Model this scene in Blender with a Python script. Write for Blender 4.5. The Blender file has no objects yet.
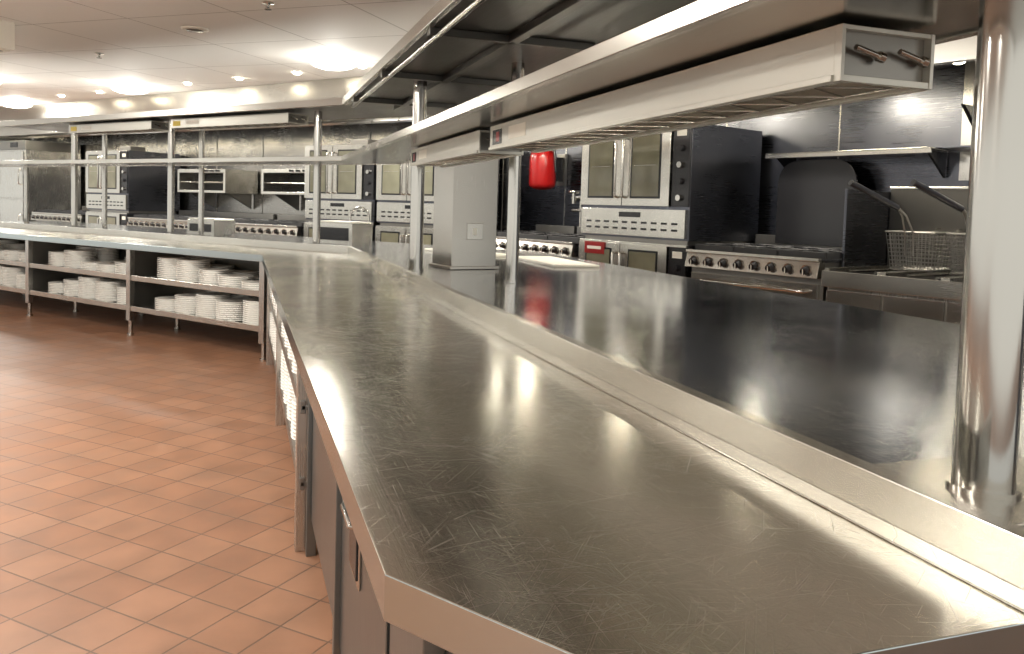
import bpy, bmesh, math, random
from mathutils import Vector, Matrix
random.seed(7)
scene=bpy.context.scene
rad=math.radians
# ------------------------------------------------------------ materials
def newmat(name):
    m=bpy.data.materials.new(name); m.use_nodes=True
    nt=m.node_tree; b=nt.nodes['Principled BSDF']
    return m,nt,b
def simple(name,col,rough=.5,metal=0,emit=None,es=0,var=.06,scale=12,bump=.0):
    m,nt,b=newmat(name)
    b.inputs['Metallic'].default_value=metal
    b.inputs['Roughness'].default_value=rough
    tc=nt.nodes.new('ShaderNodeTexCoord'); n=nt.nodes.new('ShaderNodeTexNoise')
    n.inputs['Scale'].default_value=scale; n.inputs['Detail'].default_value=4
    nt.links.new(tc.outputs['Object'],n.inputs['Vector'])
    r=nt.nodes.new('ShaderNodeValToRGB')
    r.color_ramp.elements[0].color=tuple(c*(1-var) for c in col)+(1,)
    r.color_ramp.elements[1].color=tuple(min(1,c*(1+var)) for c in col)+(1,)
    nt.links.new(n.outputs['Fac'],r.inputs['Fac']); nt.links.new(r.outputs['Color'],b.inputs['Base Color'])
    if bump:
        bp=nt.nodes.new('ShaderNodeBump'); bp.inputs['Strength'].default_value=bump; bp.inputs['Distance'].default_value=.002
        nt.links.new(n.outputs['Fac'],bp.inputs['Height']); nt.links.new(bp.outputs['Normal'],b.inputs['Normal'])
    if emit:
        b.inputs['Emission Color'].default_value=emit+(1,); b.inputs['Emission Strength'].default_value=es
    return m
def steel(name,col,r0,r1,stretch=(150,3,150),scr=0,bump=.0,var=.05,metal=1):
    m,nt,b=newmat(name); N=nt.nodes; L=nt.links
    b.inputs['Metallic'].default_value=metal
    tc=N.new('ShaderNodeTexCoord')
    mp=N.new('ShaderNodeMapping'); mp.inputs['Scale'].default_value=stretch
    L.new(tc.outputs['Object'],mp.inputs['Vector'])
    n=N.new('ShaderNodeTexNoise'); n.inputs['Scale'].default_value=2; n.inputs['Detail'].default_value=4
    L.new(mp.outputs['Vector'],n.inputs['Vector'])
    n2=N.new('ShaderNodeTexNoise'); n2.inputs['Scale'].default_value=1.6; n2.inputs['Detail'].default_value=3
    L.new(tc.outputs['Object'],n2.inputs['Vector'])
    mixn=N.new('ShaderNodeMath'); mixn.operation='MULTIPLY_ADD'; mixn.inputs[1].default_value=.4
    L.new(n.outputs['Fac'],mixn.inputs[0])
    half=N.new('ShaderNodeMath'); half.operation='MULTIPLY'; half.inputs[1].default_value=.6
    L.new(n2.outputs['Fac'],half.inputs[0]); L.new(half.outputs[0],mixn.inputs[2])
    mr=N.new('ShaderNodeMapRange'); mr.inputs['From Min'].default_value=.35; mr.inputs['From Max'].default_value=.65
    mr.inputs['To Min'].default_value=r0; mr.inputs['To Max'].default_value=r1
    L.new(mixn.outputs[0],mr.inputs['Value'])
    rough=mr.outputs['Result']; height=n.outputs['Fac']
    cr=N.new('ShaderNodeValToRGB')
    cr.color_ramp.elements[0].position=.3; cr.color_ramp.elements[1].position=.7
    cr.color_ramp.elements[0].color=tuple(c*(1-var) for c in col)+(1,); cr.color_ramp.elements[1].color=tuple(min(1,c*(1+var)) for c in col)+(1,)
    L.new(n2.outputs['Fac'],cr.inputs['Fac']); L.new(cr.outputs['Color'],b.inputs['Base Color'])
    if scr:
        acc=None
        for k,(ang,sc) in enumerate([(0.3,(6,650,1)),(1.1,(9,750,1)),(-.6,(10,700,1)),(2.2,(5,800,1)),(1.6,(12,820,1)),(.05,(3,600,1)),(.75,(7,720,1)),(-.2,(4,760,1))]):
            m2=N.new('ShaderNodeMapping')
            rt=N.new('ShaderNodeVectorRotate'); rt.rotation_type='Z_AXIS'; rt.inputs['Angle'].default_value=ang
            L.new(tc.outputs['Object'],rt.inputs['Vector']); L.new(rt.outputs['Vector'],m2.inputs['Vector'])
            m2.inputs['Scale'].default_value=sc; m2.inputs['Location'].default_value=(k*3.1,k*1.7,0)
            nn=N.new('ShaderNodeTexNoise'); nn.inputs['Scale'].default_value=1.0; nn.inputs['Detail'].default_value=1
            L.new(m2.outputs['Vector'],nn.inputs['Vector'])
            th=N.new('ShaderNodeMapRange'); th.inputs['From Min'].default_value=.66; th.inputs['From Max'].default_value=.80
            L.new(nn.outputs['Fac'],th.inputs['Value'])
            if acc is None: acc=th.outputs['Result']
            else:
                mx=N.new('ShaderNodeMath'); mx.operation='MAXIMUM'; L.new(acc,mx.inputs[0]); L.new(th.outputs['Result'],mx.inputs[1]); acc=mx.outputs[0]
        ma=N.new('ShaderNodeMath'); ma.operation='MULTIPLY_ADD'; ma.inputs[1].default_value=.18*scr
        L.new(acc,ma.inputs[0]); L.new(rough,ma.inputs[2]); rough=ma.outputs[0]
        mh=N.new('ShaderNodeMath'); mh.operation='MULTIPLY_ADD'; mh.inputs[1].default_value=-1.0*scr
        L.new(acc,mh.inputs[0]); L.new(height,mh.inputs[2]); height=mh.outputs[0]
    L.new(rough,b.inputs['Roughness'])
    if bump:
        bp=N.new('ShaderNodeBump'); bp.inputs['Strength'].default_value=bump; bp.inputs['Distance'].default_value=.002
        L.new(height,bp.inputs['Height']); L.new(bp.outputs['Normal'],b.inputs['Normal'])
    return m
STEEL=steel('brushed_steel',(.58,.565,.52),.22,.28)
STEELV=steel('brushed_steel_vertical',(.56,.55,.52),.23,.30,stretch=(150,150,3))
MID=steel('column_steel',(.46,.44,.40),.20,.28,stretch=(150,150,3))
FARW=steel('far_wall_steel',(.34,.33,.31),.22,.30,stretch=(3,3,80))
RIM=steel('rim_steel',(.46,.52,.53),.18,.24)
PANEL=steel('shaded_cabinet_steel',(.22,.25,.26),.28,.36,stretch=(150,150,3))  # cabinet steel darkened: shadow below the counter rim put into its colour
TOPS=steel('worn_counter_steel',(.63,.61,.545),.12,.22,scr=1,bump=.035,var=.08)
TABLE=steel('polished_table_steel',(.62,.64,.66),.07,.17,scr=.7,bump=.035)
POST=steel('tube_steel',(.54,.525,.49),.14,.20,stretch=(60,60,1))
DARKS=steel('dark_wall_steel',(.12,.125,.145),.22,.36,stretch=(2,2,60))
DIM=steel('dull_steel',(.30,.29,.27),.3,.42)
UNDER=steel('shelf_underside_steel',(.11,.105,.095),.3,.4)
DECK=steel('shelf_deck_steel',(.36,.35,.32),.16,.24)
BLACK=simple('black_enamel',(.012,.012,.014),.25)
IRON=simple('cast_iron',(.02,.02,.022),.55,scale=40,bump=.3)
WHITE=simple('white_china',(.86,.84,.79),.18)
WPAINT=simple('white_label',(.8,.78,.7),.5)
RED=simple('red_enamel',(.28,.005,.005),.28)
YEL=simple('yellow_label',(.75,.6,.1),.5)
GLASS=simple('oven_window_glass',(.17,.165,.115),.08,var=.35,scale=4)
SHELL=steel('lamp_housing_steel',(.60,.585,.53),.33,.42,metal=.85)
GRIP=simple('black_handle_grip',(.012,.014,.02),.3)
BOARD=simple('cutting_board_plastic',(.78,.75,.66),.5)
EMIT=simple('lamp_diffuser',(1,.97,.9),.5,emit=(1,.96,.86),es=9)
EMITS=simple('small_lamp_glow',(1,.9,.7),.5,emit=(1,.90,.70),es=45)
def tile_floor():
    m,nt,b=newmat('quarry_tile'); N=nt.nodes;L=nt.links
    tc=N.new('ShaderNodeTexCoord'); mp=N.new('ShaderNodeMapping'); mp.inputs['Rotation'].default_value=(0,0,rad(45))
    L.new(tc.outputs['Object'],mp.inputs['Vector'])
    br=N.new('ShaderNodeTexBrick'); br.offset=0; br.squash=1
    br.inputs['Scale'].default_value=1; br.inputs['Brick Width'].default_value=.18; br.inputs['Row Height'].default_value=.18
    br.inputs['Mortar Size'].default_value=.0035; br.inputs['Mortar Smooth'].default_value=.3; br.inputs['Bias'].default_value=0
    br.inputs['Color1'].default_value=(.315,.165,.098,1); br.inputs['Color2'].default_value=(.265,.130,.074,1); br.inputs['Mortar'].default_value=(.14,.08,.052,1)
    L.new(mp.outputs['Vector'],br.inputs['Vector'])
    n=N.new('ShaderNodeTexNoise'); n.inputs['Scale'].default_value=5; n.inputs['Detail'].default_value=6
    L.new(tc.outputs['Object'],n.inputs['Vector'])
    mx=N.new('ShaderNodeMix'); mx.data_type='RGBA'; mx.blend_type='MULTIPLY'; mx.inputs['Factor'].default_value=.5
    cr=N.new('ShaderNodeValToRGB'); cr.color_ramp.elements[0].color=(.6,.6,.6,1); cr.color_ramp.elements[1].color=(1.2,1.15,1.1,1)
    cr.color_ramp.elements[0].position=.3; cr.color_ramp.elements[1].position=.7
    L.new(n.outputs['Fac'],cr.inputs['Fac']); L.new(br.outputs['Color'],mx.inputs['A']); L.new(cr.outputs['Color'],mx.inputs['B'])
    L.new(mx.outputs['Result'],b.inputs['Base Color'])
    mr=N.new('ShaderNodeMapRange'); mr.inputs['To Min'].default_value=.32; mr.inputs['To Max'].default_value=.55
    L.new(n.outputs['Fac'],mr.inputs['Value']); L.new(mr.outputs['Result'],b.inputs['Roughness'])
    bp=N.new('ShaderNodeBump'); bp.inputs['Strength'].default_value=.5; bp.inputs['Distance'].default_value=.003; bp.invert=True
    L.new(br.outputs['Fac'],bp.inputs['Height']); L.new(bp.outputs['Normal'],b.inputs['Normal'])
    return m
def tile_ceiling():
    m,nt,b=newmat('ceiling_panels'); N=nt.nodes;L=nt.links
    tc=N.new('ShaderNodeTexCoord'); mp=N.new('ShaderNodeMapping'); mp.inputs['Rotation'].default_value=(0,0,rad(38))
    L.new(tc.outputs['Object'],mp.inputs['Vector'])
    br=N.new('ShaderNodeTexBrick'); br.offset=0
    br.inputs['Scale'].default_value=1; br.inputs['Brick Width'].default_value=1.2; br.inputs['Row Height'].default_value=1.2
    br.inputs['Mortar Size'].default_value=.007
    br.inputs['Color1'].default_value=(.92,.915,.88,1); br.inputs['Color2'].default_value=(.89,.885,.85,1); br.inputs['Mortar'].default_value=(.5,.49,.46,1)
    L.new(mp.outputs['Vector'],br.inputs['Vector']); L.new(br.outputs['Color'],b.inputs['Base Color'])
    b.inputs['Roughness'].default_value=.7
    return m
# ------------------------------------------------------------ mesh builder
class B:
    def __init__(s,M=None):
        s.bm=bmesh.new(); s.mats=[]; s.M=M or Matrix()
    def mi(s,m):
        if m not in s.mats: s.mats.append(m)
        return s.mats.index(m)
    def face(s,vs,m,smooth=False):
        try: f=s.bm.faces.new(vs)
        except ValueError: return
        f.material_index=s.mi(m); f.smooth=smooth
    def box(s,x0,x1,y0,y1,z0,z1,m,T=None):
        c=[(x0,y0,z0),(x1,y0,z0),(x1,y1,z0),(x0,y1,z0),(x0,y0,z1),(x1,y0,z1),(x1,y1,z1),(x0,y1,z1)]
        if T: c=[T@Vector(p) for p in c]
        v=[s.bm.verts.new(p) for p in c]
        for f in [(3,2,1,0),(4,5,6,7),(0,1,5,4),(1,2,6,5),(2,3,7,6),(3,0,4,7)]: s.face([v[i] for i in f],m)
    def prism(s,pts,z0,z1,m,side=None,bot=None):
        a=[s.bm.verts.new((p[0],p[1],z0)) for p in pts]; b=[s.bm.verts.new((p[0],p[1],z1)) for p in pts]
        s.face(a[::-1],bot or m); s.face(b,m); n=len(pts)
        for i in range(n): s.face([a[i],a[(i+1)%n],b[(i+1)%n],b[i]],side or m)
    def extr(s,prof,y0,y1,m):
        a=[s.bm.verts.new((p[0],y0,p[1])) for p in prof]; b=[s.bm.verts.new((p[0],y1,p[1])) for p in prof]
        s.face(a,m); s.face(b[::-1],m); n=len(prof)
        for i in range(n): s.face([a[i],b[i],b[(i+1)%n],a[(i+1)%n]],m)
    def path(s,pts,r,m,n=8,rs=None,cap=True):
        pts=[Vector(p) for p in pts]; rings=[]
        t0=(pts[1]-pts[0]).normalized()
        up=Vector((0,0,1)) if abs(t0.z)<.9 else Vector((1,0,0))
        u=t0.cross(up).normalized()
        for i,p in enumerate(pts):
            if i==0: t=pts[1]-pts[0]
            elif i==len(pts)-1: t=pts[-1]-pts[-2]
            else: t=(pts[i]-pts[i-1]).normalized()+(pts[i+1]-pts[i]).normalized()
            t.normalize(); u=(u-t*u.dot(t))
            if u.length<1e-5: u=t.orthogonal()
            u.normalize(); w=t.cross(u); rr=rs[i] if rs else r
            rings.append([p+rr*(math.cos(2*math.pi*k/n)*u+math.sin(2*math.pi*k/n)*w) for k in range(n)])
        R=[[s.bm.verts.new(q) for q in ring] for ring in rings]
        for i in range(len(R)-1):
            for k in range(n): s.face([R[i][k],R[i][(k+1)%n],R[i+1][(k+1)%n],R[i+1][k]],m,True)
        if cap:
            s.face([s.bm.verts.new(q) for q in rings[0]][::-1],m); s.face([s.bm.verts.new(q) for q in rings[-1]],m)
    def cyl(s,p0,p1,r,m,n=20,r2=None): s.path([p0,p1],r,m,n,rs=[r,r if r2 is None else r2])
    def lathe(s,c,prof,m,n=24):
        R=[]
        for (r,z) in prof:
            R.append([s.bm.verts.new((c[0]+r*math.cos(2*math.pi*k/n),c[1]+r*math.sin(2*math.pi*k/n),c[2]+z)) for k in range(n)])
        for i in range(len(R)-1):
            for k in range(n): s.face([R[i][k],R[i][(k+1)%n],R[i+1][(k+1)%n],R[i+1][k]],m,True)
        s.face(R[0][::-1],m); s.face(R[-1],m)
    def done(s,name,bevel=0):
        bmesh.ops.recalc_face_normals(s.bm,faces=s.bm.faces[:])
        me=bpy.data.meshes.new(name); s.bm.to_mesh(me); s.bm.free()
        for m in s.mats: me.materials.append(m)
        o=bpy.data.objects.new(name,me); scene.collection.objects.link(o); o.matrix_world=s.M
        if bevel:
            md=o.modifiers.new('bevel','BEVEL'); md.width=bevel; md.segments=2; md.limit_method='ANGLE'; md.angle_limit=rad(50)
        return o
# ------------------------------------------------------------ layout
A2=rad(38.3); AC=rad(18.6)
P2=Vector((.16,6.5,0)); n2=Vector((math.cos(A2),math.sin(A2),0)); d2=Vector((-math.sin(A2),math.cos(A2),0))
nc=Vector((math.cos(AC),math.sin(AC),0)); dc=Vector((-math.sin(AC),math.cos(AC),0))
M2=Matrix.Translation(P2)@Matrix.Rotation(A2,4,'Z')
MC=Matrix.Translation(nc*5.61)@Matrix.Rotation(AC,4,'Z')
MD=Matrix.Translation(P2+n2*4.0)@Matrix.Rotation(A2,4,'Z')
kx=math.tan(A2/2)
L2=8.2; Y0=.60; TZ=.85
def C(d): return (P2.x+d,P2.y+kx*d)
def E(d,l=L2): p=P2+n2*d+d2*l; return (p.x,p.y)
def strip(b,d0,d1,z0,z1,m,y0=Y0,l=L2,chamfer=False,side=None,bot=None):
    near=[(.353,y0),(P2.x+d1,y0)] if chamfer else [(P2.x+d0,y0),(P2.x+d1,y0)]
    pts=near+[C(d1),E(d1,l),E(d0,l),C(d0)]
    if chamfer: pts.append((P2.x,.885))
    b.prism(pts,z0,z1,m,side,bot)
# ---- room
CZ=2.95
b=B(); b.box(-12,9,-4,26,-.05,0,tile_floor()); b.done('floor')
b=B(); b.box(-12,9,-4,26,CZ,CZ+.05,tile_ceiling()); b.done('ceiling')
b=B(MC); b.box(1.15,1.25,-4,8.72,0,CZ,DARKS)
for k in range(8): b.box(1.142,1.15,-1.0+k*1.25,-.985+k*1.25,.1,2.4,STEELV)
b.box(1.13,1.142,1.2,2.95,1.60,2.6,STEELV)
b.done('wall_right')
b=B(MD); b.box(1.15,1.25,.93,19,0,CZ,FARW)
for k in range(14): b.box(1.142,1.15,1.2+k*1.25,1.215+k*1.25,.1,2.4,DIM)
b.done('wall_far')
# ---- counter tops
b=B()
strip(b,0,.69,TZ-.055,TZ,TOPS,chamfer=True,side=RIM)
strip(b,.645,.69,TZ,TZ+.003,TOPS)
strip(b,.69,.722,TZ-.05,TZ+.062,STEEL)
b.done('serving_counter',.005)
b=B()
strip(b,.724,2.65,TZ-.055,TZ-.002,TABLE)
for (x,y) in [(1.0,.75),(2.7,.75),(1.0,3.5),(2.7,3.5),(1.0,6.3),(2.7,7.0)]: b.cyl((x,y,0),(x,y,TZ-.055),.03,POST)
for l in (3,5.5,8): 
    for d in (.9,2.55):
        p=E(d,l); b.cyl((p[0],p[1],0),(p[0],p[1],TZ-.055),.03,POST)
strip(b,.9,2.5,.25,.28,DIM)
b.done('prep_table',.003)
# ---- under-counter cabinets
def plates(b,x,y,z,n,r=.14):
    prof=[(.03,0)]; p=.0165
    for i in range(n):
        z0=i*p; prof+=[(.55*r,z0),(r,z0+.012),(r,z0+.0155),(r*.9,z0+.0158)]
    prof+=[(.6*r,(n-1)*p+.008),(.02,(n-1)*p+.007)]
    b.lathe((x,y,z),prof,WHITE,20)
ZB,ZM=.265,.545
b=B()
T=TZ-.057
b.box(.27,.82,1.0,2.9,.12,T,DIM)
for ya,yb in ((1.30,2.0),(2.03,2.86)): b.box(.25,.269,ya,yb,.14,T-.012,PANEL)
b.box(.238,.269,1.02,1.26,.14,T-.005,PANEL)
for ya in (1.28,2.0,2.88): b.box(.235,.27,ya,ya+.03,.0,T,PANEL)
b.box(.244,.25,1.66,1.80,.45,.60,POST); b.box(.240,.245,1.675,1.785,.465,.585,BLACK)
b.path([(.244,1.67,.585),(.225,1.67,.59),(.225,1.79,.59),(.244,1.79,.585)],.008,POST,8)
b.prism([(.27,.97),(.40,.72),(.80,.72),(.80,1.0),(.27,1.0)],.12,T,PANEL)
for x,y in ((.33,1.05),(.75,1.05),(.75,1.9),(.75,4.4),(.75,6.3)): b.cyl((x,y,0),(x,y,.14),.022,POST)
def boxm(b,x0,x1,y0,y1,z0,z1,m): b.box(x0+.16,x1+.16,y0,y1,z0,z1,m)
for z in (ZB,ZM):
    boxm(b,.055,.6,2.92,6.45,z-.022,z-.004,DIM); boxm(b,.05,.07,2.92,6.45,z-.035,z+.012,DIM)
boxm(b,.6,.62,2.92,6.6,.2,T,DIM)
for y in (2.93,4.65,6.40): boxm(b,.04,.09,y,y+.05,.0,T,STEELV); boxm(b,.09,.6,y,y+.02,.2,T,DIM)
b.done('undercounter_cabinet',.003)
b=B(M2)
for z in (ZB,ZM):
    b.box(.055,.6,.02,L2,z-.022,z-.004,DIM); b.box(.05,.07,.02,L2,z-.035,z+.014,STEEL)
b.box(.6,.62,.3,L2,.2,T,DIM)
for y in (.02,1.84,3.65,5.46,7.3):
    b.box(.04,.09,y,y+.06,.14,T,STEELV); b.box(.09,.6,y+.02,y+.04,.2,T,DIM)
    for dx in (.07,.55): b.cyl((dx,y+.03,0),(dx,y+.03,.15),.02,POST); b.cyl((dx,y+.03,0),(dx,y+.03,.02),.03,POST)
b.done('undercounter_cabinet',.003)
b=B(M2)
for bi,(y0,y1) in enumerate(((.1,1.82),(1.93,3.62),(3.74,5.43),(5.55,7.27))):
    for z in (ZB,ZM):
        for row in (.2,.49):
            y=y0+.16; 
            while y<y1-.13:
                if z==ZM: n=random.randint(8,12) if y>y0+.75 else random.randint(4,8)
                else: n=random.randint(10,13) if y<y1-.5 else 7
                plates(b,row+random.uniform(-.015,.01),y,z-.003,n,random.choice((.125,.14,.145)))
                y+=random.choice((.285,.30,.31))
b.done('plate_stacks')
b=B()
for z in (ZB,ZM):
    for y in [3.15+.31*k for k in range(5)]+[4.9+.31*k for k in range(5)]:
        plates(b,.16+.19,y,z-.003,random.randint(10,13),.14)
b.done('plate_stacks')
# ---- overhead pass shelves
ZL=1.618; ZU=2.075; LU=5.6
b=B()
def shelf(b,d0,d1,z,h,y0,m,mu,l=L2):
    strip(b,d0+.02,d1-.02,z+.006,z+.016,mu,y0=y0,l=l)
    strip(b,d0,d0+.03,z,z+h,m,y0=y0,l=l)
    strip(b,d1-.03,d1,z,z+h,m,y0=y0,l=l)
shelf(b,.62,1.14,ZL,.040,.45,STEEL,DECK)
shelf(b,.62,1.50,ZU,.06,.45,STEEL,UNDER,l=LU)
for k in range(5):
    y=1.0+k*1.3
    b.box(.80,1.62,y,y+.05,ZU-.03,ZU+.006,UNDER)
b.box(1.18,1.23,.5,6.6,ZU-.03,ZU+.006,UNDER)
b.path([(1.46,.5,1.93),(1.46,6.7,1.93)],.018,POST,12)
b.path([(.84,.5,ZU-.03),(.84,6.5,ZU-.03)],.014,POST,12)
def post(b,x,y,top=ZU+.01,r=.044,n=28):
    b.cyl((x,y,TZ-.001),(x,y,top),r,POST,n)
    b.cyl((x,y,TZ-.001),(x,y,TZ+.012),r+.008,POST,n)
post(b,1.105,.925); post(b,1.08,5.1)
post(b,1.46,4.28,r=.036); post(b,1.62,.93,r=.036)
b.box(1.0,1.32,.80,1.07,TZ-.001,TZ+.004,STEEL)
for l,d in ((.38,.92),(2.54,.92),(4.4,.92),(6.3,.92),(8.1,.92),(.9,1.4),(2.7,1.4),(4.6,1.4),(6.5,1.4)):
    p=E(d,l); post(b,p[0],p[1],r=.034 if d<1 else .03,n=16,top=ZU+.01 if l<5.5 else ZL+.01)
b.done('pass_through_shelf',.003)
# ---- heat lamps
def heat_lamp(M,w,l0,l1,z0,h,lab=BLACK):
    b=B(M); t=.004
    b.box(0,w,l0,l1,z0+h-t,z0+h,SHELL)
    b.box(0,t,l0,l1,z0+.012,z0+h-t,SHELL); b.box(w-t,w,l0,l1,z0+.012,z0+h-t,SHELL)
    b.box(-.006,.018,l0,l1,z0,z0+.012,SHELL); b.box(w-.018,w+.006,l0,l1,z0,z0+.012,SHELL)
    for y in (l0,l1-t): b.box(t,w-t,y,y+t,z0+.006,z0+h-t,DIM)
    b.box(t,w-t,l0-.016,l0-.001,z0+h-.008,z0+h,SHELL); b.box(t,w-t,l0-.016,l0-.001,z0+.0,z0+.012,SHELL)
    b.box(0,.008,l0-.018,l0,z0,z0+h,SHELL); b.box(w-.008,w,l0-.018,l0,z0,z0+h,SHELL)
    for fx in (.25,.72):
        b.cyl((w*fx-.02,l0-.016,z0+h*.62),(w*fx+.03,l0-.016,z0+h*.5),.006,POST,6)
        b.cyl((w*fx+.03,l0-.016,z0+h*.5),(w*fx+.042,l0-.016,z0+h*.47),.010,POST,6)
    b.extr([(w*.2,z0+h-.01),(w*.28,z0+h-.03),(w*.72,z0+h-.03),(w*.8,z0+h-.01)],l0+.02,l1-.02,STEEL)
    b.cyl((w*.5,l0+.03,z0+.03),(w*.5,l1-.03,z0+.03),.008,WPAINT,10)
    y=l0+.03; k=0; pts=[]
    while y<l1-.03:
        pts.append((w*.18 if k%2 else w*.82,y,z0+.006)); y+=.07; k+=1
    b.path(pts,.0022,POST,5)
    for x in (w*.18,w*.82): b.cyl((x,l0+.01,z0+.006),(x,l1-.01,z0+.006),.0022,POST,5)
    for y in (l0+.15,l1-.15): b.box(w*.4,w*.6,y-.015,y+.015,z0+h,z0+h+.007,POST)
    b.box(-.002,0,l1-.16,l1-.04,z0+.02,z0+h-.02,lab)
    if lab is BLACK: b.box(-.003,-.001,l1-.13,l1-.09,z0+.03,z0+h-.03,RED)
    b.box(-.002,0,l1-.45,l1-.25,z0+.03,z0+h-.02,WPAINT)
    return b.done('heat_lamp',.0015)
heat_lamp(Matrix.Translation((1.0,0,0)),.21,1.185,3.27,1.513,.10)
heat_lamp(Matrix.Translation((1.0,0,0)),.21,3.45,4.95,1.513,.10)
heat_lamp(M2@Matrix.Translation((.75,0,0)),.24,.6,2.3,1.97,.09,YEL)
heat_lamp(M2@Matrix.Translation((.75,0,0)),.24,2.65,4.2,1.97,.09,YEL)
# ---- steel column on table
b=B(Matrix.Translation((1.47,5.35,0))@Matrix.Rotation(rad(12),4,'Z'))
b.box(-.17,.17,-.15,.15,TZ,1.80,MID); b.box(-.19,.19,-.17,.17,TZ,TZ+.02,MID); b.box(-.18,.18,-.16,.16,1.80,1.82,MID)
b.box(-.06,.06,-.156,-.15,1.05,1.16,STEEL); b.box(-.015,.015,-.16,-.155,1.08,1.13,WPAINT)
b.done('service_column',.004)
# ---- ovens
def oven(M,y0,y1,badge=False):
    b=B(M); w=y1-y0; D=1.05
    for (z0,z1) in ((.18,.98),(1.02,2.09)):
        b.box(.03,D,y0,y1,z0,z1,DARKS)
        zb=z0+(.06 if z0<1 else .31)
        b.box(.0,.03,y0,y0+w*.14,zb,z1-.02,BLACK)
        for k in range(4): 
            b.cyl((-.03,y0+w*.07,zb+.08+k*.15),(0,y0+w*.07,zb+.08+k*.15),.028,BLACK if k%2 else POST,14)
        b.box(-.004,0,y0+w*.03,y0+w*.11,z1-.12,z1-.06,WPAINT)
        b.box(.0,.031,y0,y1,z1-.02,z1,STEEL)
        ya=y0+w*.15; ym=(ya+y1)/2
        for (p,q) in ((ya,ym-.006),(ym+.006,y1-.01)):
            b.box(-.02,.03,p,q,zb,z1-.02,STEEL)
            a0,a1,c0,c1=p+.09*w,q-.09*w,zb+.09,z1-.09
            b.box(-.024,-.018,a0-.02,a1+.02,c0-.02,c1+.02,BLACK)
            b.box(-.028,-.022,a0,a1,c0,c1,GLASS)
            b.box(-.030,-.027,a0+.03,a1-.03,(c0+c1)/2,(c0+c1)/2+.006,POST)
        for y in (ym-.05,ym+.05):
            b.path([(-.02,y,zb+.08),(-.07,y,zb+.09),(-.07,y,z1-.12),(-.02,y,z1-.11)],.014,POST,10)
        if z0>1:
            b.box(-.01,.03,y0+.02,y1-.02,z0+.02,z0+.28,STEEL)
            for k in range(10):
                yy=y0+.14+k*(w-.28)/9
                b.box(-.014,-.008,yy-.035,yy+.035,z0+.08,z0+.1,BLACK)
                b.box(-.014,-.008,yy-.035,yy+.035,z0+.14,z0+.16,BLACK)
            b.box(-.014,-.009,y0+w*.4,y0+w*.6,z0+.2,z0+.25,BLACK)
    b.box(.05,D-.05,y0+.03,y1-.03,.98,1.02,DIM)
    if badge:
        b.box(-.035,-.021,y1-w*.28,y1-w*.08,.84,.96,RED)
        b.box(-.038,-.034,y1-w*.25,y1-w*.11,.885,.915,WPAINT)
    for y in (y0+.08,y1-.08):
        for x in (.12,D-.12): b.cyl((x,y,0),(x,y,.18),.035,POST,12)
    b.box(.3,.6,y0+w*.3,y0+w*.55,2.09,2.19,DIM)
    return b.done('convection_oven',.004)
oven(MC,4.76,6.18,True)
oven(MD,1.2,2.5); oven(MD,8.4,9.7); oven(MD,2.56,3.9)
# ---- ranges
def gas_range(M,y0,y1,rz=.93,splash=False):
    b=B(M); D=1.0; w=y1-y0
    b.box(.04,D,y0,y1,.16,rz-.05,DIM)
    b.extr([(-.06,rz-.17),(-.03,rz-.04),(.05,rz-.04),(.05,rz-.17)],y0,y1,STEEL)
    b.box(-.05,.0,y0,y1,rz-.04,rz-.015,STEEL); b.box(0,D,y0,y1,rz-.05,rz-.03,BLACK)
    n=int(w/.16)
    for k in range(n):
        y=y0+.1+k*(w-.2)/(n-1)
        b.cyl((-.05,y,rz-.11),(-.095,y,rz-.12),.032,BLACK,16,.026); b.cyl((-.045,y,rz-.108),(-.052,y,rz-.11),.042,POST,16)
        b.box(-.1,-.094,y-.004,y+.004,rz-.145,rz-.10,WPAINT)
    b.box(.0,.04,y0+.03,y1-.03,.25,rz-.22,STEEL)
    b.path([(.0,y0+.12,rz-.28),(-.06,y0+.12,rz-.28),(-.06,y1-.12,rz-.28),(0,y1-.12,rz-.28)],.014,POST,10)
    cols=max(2,int(w/.4)); cw=w/cols
    for i in range(cols):
        for j in range(2):
            cx=.06+(j+.5)*(D-.2)/2; cy=y0+(i+.5)*cw; hx=(D-.2)/4-.01; hy=cw/2-.01
            for s in (-1,1):
                b.box(cx-hx,cx+hx,cy+s*hy-.01,cy+s*hy+.01,rz-.02,rz+.03,IRON); b.box(cx+s*hx-.01,cx+s*hx+.01,cy-hy,cy+hy,rz-.02,rz+.03,IRON)
            for a in range(6):
                t=a*math.pi/3
                b.path([(cx+.05*math.cos(t),cy+.05*math.sin(t),rz+.034),(cx+hx*.95*math.cos(t),cy+hy*.95*math.sin(t),rz+.03)],.010,IRON,6)
            b.lathe((cx,cy,rz-.03),[(.07,0),(.07,.012),(.045,.02),(.045,.03),(.02,.034)],IRON,16)
    b.box(D-.04,D,y0,y1,rz-.05,rz+.12,DIM)
    for y in (y0+.06,y1-.06):
        for x in (.1,D-.1): b.cyl((x,y,0),(x,y,.16),.03,POST,12)
    if splash:
        ym=(y0+y1)/2; pr=[(ym-.39,rz+.05),(ym+.39,rz+.05)]
        for k in range(17):
            t=math.pi*k/16; c=math.cos(t); s=max(0,math.sin(t))
            pr.append((ym+.39*math.copysign(abs(c)**.5,c),1.46+.33*s**.6))
        va=[b.bm.verts.new((.90,p[0],p[1])) for p in pr]; vb=[b.bm.verts.new((.925,p[0],p[1])) for p in pr]
        b.face(va,BLACK); b.face(vb[::-1],BLACK)
        for i in range(len(pr)): b.face([va[i],vb[i],vb[(i+1)%len(pr)],va[(i+1)%len(pr)]],BLACK)
    return b.done('gas_range',.003)
gas_range(MC,3.42,4.72,.97,True)
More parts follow.
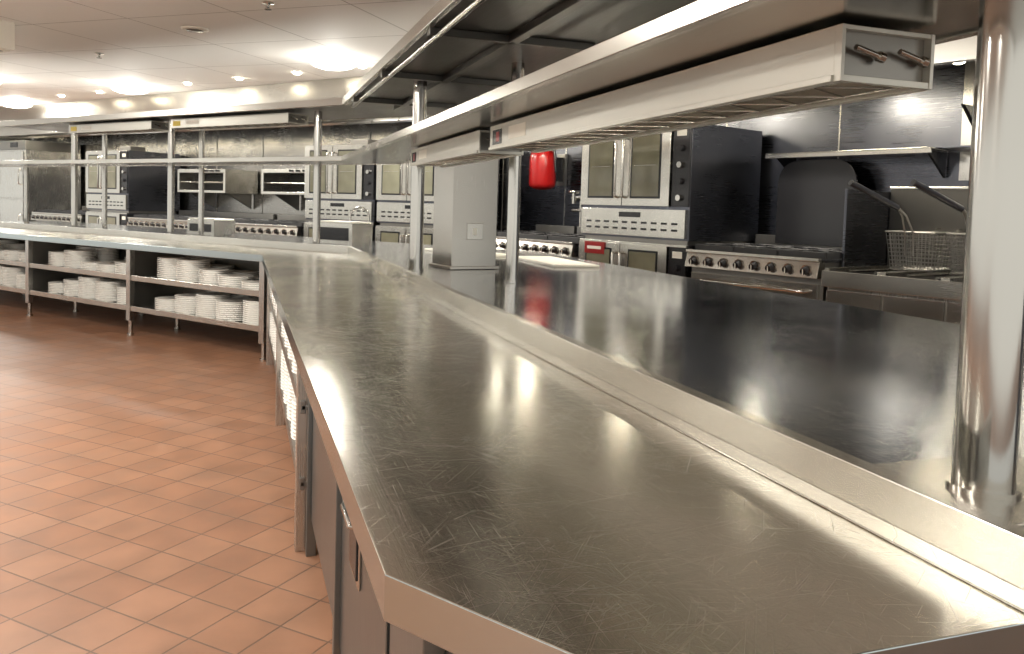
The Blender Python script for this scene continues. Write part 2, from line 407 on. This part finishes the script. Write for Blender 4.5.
gas_range(MC,6.25,7.3,.95); gas_range(MC,7.35,8.1,.95)
gas_range(MD,4.0,5.6); gas_range(MD,5.7,8.3); gas_range(MD,9.8,11.6)
# salamander broilers on the far wall
def broiler(y0,y1):
    b=B(MD)
    b.box(.45,1.12,y0,y1,1.72,1.78,STEEL); b.box(.45,1.12,y0,y1,1.38,1.42,STEEL)
    for y in (y0,y1-.05): b.box(.45,1.12,y,y+.05,1.42,1.72,STEEL)
    b.box(1.0,1.12,y0+.05,y1-.05,1.42,1.72,BLACK)
    for k in range(3): b.cyl((.44,y0+.2+k*.15,1.75),(.41,y0+.2+k*.15,1.75),.018,BLACK,12)
    b.path([(.5,y0+.05,1.56),(.5,y1-.05,1.56)],.008,POST,8); b.path([(.95,y0+.05,1.56),(.95,y1-.05,1.56)],.008,POST,8)
    for k in range(12):
        y=y0+.1+k*(y1-y0-.2)/11; b.path([(.5,y,1.57),(.95,y,1.57)],.005,POST,6)
    for y in (y0+.15,y1-.15): b.extr([(.6,1.38),(1.12,1.38),(1.12,1.12)],y,y+.03,DIM)
    b.done('salamander_broiler',.004)
broiler(4.2,5.4); broiler(6.3,7.6)
# reach-in refrigerator at far left
b=B(MD)
b.box(.0,1.1,11.9,13.9,.15,2.15,STEELV); b.box(-.01,1.1,11.9,13.9,2.15,2.34,DIM)
for y0_,y1_ in ((11.93,12.88),(12.92,13.87)):
    b.box(-.045,0,y0_,y1_,.2,1.15,STEELV); b.box(-.045,0,y0_,y1_,1.18,2.12,STEELV)
    for z in (.7,1.6): b.path([(-.045,y0_+.08,z-.15),(-.09,y0_+.08,z-.13),(-.09,y0_+.08,z+.13),(-.045,y0_+.08,z+.15)],.014,POST,8)
for y in (12.0,13.8):
    for x in (.1,1.0): b.cyl((x,y,0),(x,y,.15),.035,POST,12)
b.box(-.016,-.009,12.2,12.5,2.2,2.3,BLACK)
b.done('reach_in_refrigerator',.006)
# wall shelf
b=B(MC)
b.box(.75,1.125,3.0,4.5,1.83,1.845,STEEL); b.box(.75,.765,3.0,4.5,1.80,1.845,STEEL)
for y in (3.05,4.42): b.extr([(.80,1.825),(1.125,1.825),(1.125,1.62)],y,y+.02,BLACK)
b.box(.75,1.125,2.4,2.97,1.83,1.845,DARKS)
b.extr([(.70,2.15),(1.12,2.15),(1.12,1.85)],2.75,2.78,BLACK)
b.done('wall_shelf',.002)
# fryer
b=B(MC); F0,F1=2.05,3.38; FZ=.84
b.box(.03,1.0,F0,F1,.16,FZ-.04,STEELV)
for k in range(3):
    w=(F1-F0)/3; a=F0+k*w+.01; c=a+w-.02
    b.box(.0,.03,a,c,.2,FZ-.12,STEEL); b.path([(0,a+.06,.58),(-.04,a+.06,.58),(-.04,c-.06,.58),(0,c-.06,.58)],.01,POST,8)
b.box(-.05,1.0,F0,F1,FZ-.04,FZ,STEEL); b.box(-.06,-.02,F0,F1,FZ-.09,FZ+.03,STEEL); b.box(.9,1.0,F0,F1,FZ,1.52,UNDER)
b.box(.89,1.01,F0,F1,1.52,1.54,STEEL)
for k in range(4):
    y=F0+k*(F1-F0)/3; b.box(-.02,.89,max(F0,y-.03),min(F1,y+.03),FZ,FZ+.05,STEEL)
for k in range(3):
    y=F0+k*(F1-F0)/3; b.box(.05,.85,y+.05,y+(F1-F0)/3-.05,FZ+.001,FZ+.008,BLACK)
    b.path([(.12,y+.12,FZ+.03),(.75,y+.12,FZ+.03),(.75,y+.32,FZ+.03),(.12,y+.32,FZ+.03)],.012,POST,8)
for y in (F0+.06,F1-.06):
    for x in (.1,.9): b.cyl((x,y,0),(x,y,.16),.03,POST,12)
b.box(.25,1.1,F1+.005,F1+.025,.2,1.50,DARKS)
b.done('deep_fryer',.003)
def basket(M,y0,y1,z0=.95,z1=1.33):
    b=B(M); x0,x1=.25,.80; ins=.03
    def rect(z,i): return [(x0+i,y0+i,z),(x1-i,y0+i,z),(x1-i,y1-i,z),(x0+i,y1-i,z),(x0+i,y0+i,z)]
    b.path(rect(z1,0),.010,DIM,6); b.path(rect(z0,ins),.008,DIM,6)
    for k in range(1,9): 
        f=k/9; b.path(rect(z0+(z1-z0)*f,ins*(1-f)),.0032,DIM,4)
    for k in range(13):
        f=k/12
        xa=x0+(x1-x0)*f; ya=y0+(y1-y0)*f; xb=x0+ins+(x1-x0-2*ins)*f; yb=y0+ins+(y1-y0-2*ins)*f
        for Y,Yb in ((y0,y0+ins),(y1,y1-ins)): b.path([(xa,Y,z1),(xb,Yb,z0)],.0032,DIM,4)
        for X,Xb in ((x0,x0+ins),(x1,x1-ins)): b.path([(X,ya,z1),(Xb,yb,z0)],.0032,DIM,4)
        b.path([(xb,y0+ins,z0),(xb,y1-ins,z0)],.0032,DIM,4); b.path([(x0+ins,yb,z0),(x1-ins,yb,z0)],.0032,DIM,4)
    ym=(y0+y1)/2
    for s in (-.03,.03): b.path([(x0,ym+s,z0+.1),(x0-.02,ym+s,z1),(x0-.10,ym+s*.5,z1+.12),(x0-.22,ym,z1+.19)],.008,DIM,6)
    b.path([(x0-.20,ym,z1+.175),(x0-.60,ym+.14,z1+.34)],.022,GRIP,10)
    for s in (-.08,.08): b.path([(x1,ym+s,z1),(x1+.04,ym+s,z1+.03),(x1+.09,ym+s,z1+.03)],.006,POST,6)
    return b.done('fry_basket')
basket(MC,2.70,3.06,.91,1.18); basket(MC,2.27,2.62,.91,1.18)
# pipes and valves on wall
b=B(MC)
b.path([(1.06,6.3,1.42),(1.06,7.5,1.42)],.035,STEEL,12); b.path([(1.06,6.3,1.27),(1.06,7.5,1.27)],.024,STEEL,12)
for y in (6.45,6.75,7.05,7.35):
    b.cyl((1.06,y,1.42),(.94,y,1.42),.035,STEEL,12); b.lathe((.94,y,1.48),[(.01,-.01),(.07,0),(.07,.025),(.01,.035)],STEEL,14); b.cyl((.94,y,1.35),(.94,y,1.49),.028,STEEL,10)
    b.cyl((1.06,y,1.42),(1.06,y,.9),.02,STEEL,10)
b.done('gas_pipe_manifold')
b=B(MC@Matrix.Translation((.80,7.80,1.53)))
b.lathe((0,0,0),[(.06,-.015),(.12,0),(.155,.02),(.168,.06),(.168,.38),(.155,.44),(.11,.485),(.05,.50),(.045,.56),(.02,.57)],RED,32)
b.cyl((0,0,.56),(0,0,.62),.03,POST,12); b.path([(-.02,0,.60),(-.10,0,.63),(-.16,0,.61)],.01,BLACK,8)
b.path([(0,0,.60),(.0,-.08,.60),(.02,-.19,.5),(.05,-.20,.2)],.014,BLACK,8)
b.box(.12,.30,-.05,.05,.1,.40,BLACK); b.box(.30,.34,-.08,.08,.05,.45,DIM)
b.done('fire_suppression_tank',.002)
# ---- hoods
def hood(M,y0,y1,xf=-.35,zb=2.30,name='exhaust_hood',lz=2.42):
    b=B(M)
    b.box(xf,xf+.03,y0,y1,zb,CZ-.005,STEEL)
    b.box(xf-.02,xf+.05,y0,y1,zb-.03,zb,STEEL)
    for y in (y0,y1-.03): b.box(xf+.03,1.12,y,y+.03,zb,CZ-.005,STEEL)
    b.box(xf+.03,1.12,y0,y1,CZ-.09,CZ-.06,DARKS)
    T=Matrix.Translation((.55,0,2.62))@Matrix.Rotation(rad(-38),4,'Y')
    y=y0+.1
    while y<y1-.5:
        b.box(-.32,.32,y,y+.48,-.02,.02,DIM,T)
        for k in range(9): b.box(-.3,.3,y+.03+k*.05,y+.05+k*.05,-.032,-.02,BLACK,T)
        y+=.5
    y=y0+.8
    while y<y1-.4:
        b.cyl((.0,y,CZ-.09),(.0,y,lz+.1),.02,POST,10)
        b.lathe((.0,y,lz),[(.05,.10),(.09,.08),(.10,.0),(.08,-.07),(.02,-.10)],EMITS,14); y+=1.5
    return b.done(name,.003)
hood(MC,.2,8.05); hood(MD,1.3,14,xf=-.35,zb=2.42,lz=2.55)
# ---- small table things
b=B(Matrix.Translation((1.12,8.75,TZ-.002)))
b.cyl((0,0,0),(0,0,.04),.03,POST); pts=[(0,0,0),(0,0,.28)]+[(.1-.1*math.cos(t),0,.28+.1*math.sin(t)) for t in [math.pi*k/8 for k in range(1,9)]]+[(.2,0,.22)]
b.path(pts,.013,POST,12); b.path([(0,0,.06),(0,-.09,.09)],.01,POST,8); b.done('gooseneck_faucet')
b=B(Matrix.Translation((1.95,7.0,TZ-.002))@Matrix.Rotation(.15,4,'Z')); b.box(-.22,.22,-.5,.5,0,.02,BOARD); b.done('cutting_board',.006)
b=B(Matrix.Translation((2.35,5.9,TZ-.002))); b.box(-.18,.18,-.5,.5,0,.02,BOARD); b.done('cutting_board',.006)
for (l,h) in ((1.0,.22),(3.2,.18),):
    p=P2+n2*1.9+d2*l
    b=B(Matrix.Translation(p)@Matrix.Rotation(A2,4,'Z')@Matrix.Translation((0,0,TZ-.002)))
    b.box(-.15,.15,-.25,.25,0,h,STEEL); b.box(-.14,.14,-.24,.24,h,h+.015,WPAINT); b.box(-.155,-.15,-.2,.2,.04,h-.05,BLACK)
    b.done('food_warmer',.008)
# ---- ceiling fixtures: opal dome lights
def dome_light(x,y,r=.26):
    b=B(Matrix.Translation((x,y,CZ)))
    b.lathe((0,0,0),[(r*.7,-.002),(r*.7,-.03),(r*.6,-.03)],WPAINT,32)
    b.lathe((0,0,0),[(r*.6,-.03),(r*.98,-.045),(r,-.065),(r*.9,-.09),(r*.6,-.115),(.02,-.125)],EMIT,32)
    b.done('ceiling_light')
CL=((-1.6,13.4),(-3.9,16.8),(1.0,9.6),(-3.6,13.6),(-1.3,4.6),(-3.6,4.2),(-1.3,.8),(-3.6,.4),(-6,10))
for p in CL: dome_light(*p)
b=B()
for k in range(10):
    p=P2+n2*3.1+d2*(.8+k*1.15); b.lathe((p.x,p.y,CZ-.02),[(.045,.018),(.045,0),(.03,-.006),(.01,-.008)],EMITS,14)
b.done('recessed_downlights')
b=B()
for (x,y) in ((.2,7.2),(-1.6,10.6)):
    b.lathe((x,y,CZ-.03),[(.05,.029),(.05,.02),(.012,.018),(.012,-.02),(.03,-.024),(.03,-.03)],POST,14)
b.done('sprinkler_heads')
b=B(Matrix.Translation((-.45,8.6,CZ))); b.lathe((0,0,0),[(.13,-.001),(.13,-.012),(.11,-.02),(.02,-.022)],WPAINT,28); b.lathe((0,0,0),[(.08,-.022),(.08,-.026),(.02,-.027)],DIM,24); b.done('ceiling_speaker')
b=B(Matrix.Translation((-2.55,9.2,0))@Matrix.Rotation(A2,4,'Z')); b.box(-.3,.3,-.3,.3,2.68,CZ-.001,WPAINT); b.box(-.27,.27,-.27,.27,2.665,2.68,BOARD)
for k in range(5): b.box(-.24+k*.1,-.18+k*.1,-.24,.24,2.66,2.666,DIM)
b.done('air_vent_box',.006)
# ---- lights
def area(name,loc,size,power,col=(1,.965,.89),rot=(0,0,0),sy=None,disk=False):
    l=bpy.data.lights.new(name,'AREA'); l.energy=power; l.color=col; l.shape='DISK' if disk else 'RECTANGLE'; l.size=size
    if not disk: l.size_y=sy or size
    o=bpy.data.objects.new(name,l); scene.collection.objects.link(o); o.location=loc; o.rotation_euler=rot
def point(name,loc,power,r,col=(1,.965,.89)):
    l=bpy.data.lights.new(name,'POINT'); l.energy=power; l.color=col; l.shadow_soft_size=r
    o=bpy.data.objects.new(name,l); scene.collection.objects.link(o); o.location=loc
for i,(x,y) in enumerate(CL):
    area('ceiling_lamp_%d'%i,(x,y,CZ-.13),.5,75,disk=True)
    point('ceiling_glow_fill_%d'%i,(x,y,CZ-.22),22,.06)  # extra point light added under each dome to brighten the ceiling around it
for i,s in enumerate((1.2,3.9,6.6)):
    p=nc*(5.61+.1)+dc*s; area('hood_lamp_%d'%i,(p.x,p.y,2.6),.25,60,(1,.92,.78),rot=(0,0,AC),sy=.9)
for i,l in enumerate((2.5,6,9.5)):
    p=P2+n2*4.1+d2*l; area('far_hood_lamp_%d'%i,(p.x,p.y,2.7),.25,45,(1,.94,.84),rot=(0,0,A2),sy=.9)
w=bpy.data.worlds.new('World'); scene.world=w; w.use_nodes=True
w.node_tree.nodes['Background'].inputs[0].default_value=(1,.98,.91,1); w.node_tree.nodes['Background'].inputs[1].default_value=1.05
# ---- camera
cam=bpy.data.cameras.new('camera'); co=bpy.data.objects.new('camera',cam); scene.collection.objects.link(co); scene.camera=co
a,p,r=rad(18.8),rad(3.0),rad(1.72)
F=Vector((math.sin(a)*math.cos(p),math.cos(a)*math.cos(p),-math.sin(p)))
U0=Vector((math.sin(a)*math.sin(p),math.cos(a)*math.sin(p),math.cos(p))); R0=Vector((math.cos(a),-math.sin(a),0))
R=R0*math.cos(r)+U0*math.sin(r); U=U0*math.cos(r)-R0*math.sin(r)
m=Matrix((R,U,-F)).transposed().to_4x4(); m.translation=Vector((0,0,1.27)); co.matrix_world=m
cam.sensor_width=36; cam.lens=28.1; cam.shift_y=-.075; cam.clip_start=.02
scene.view_settings.view_transform='Standard'
scene.view_settings.exposure=.1
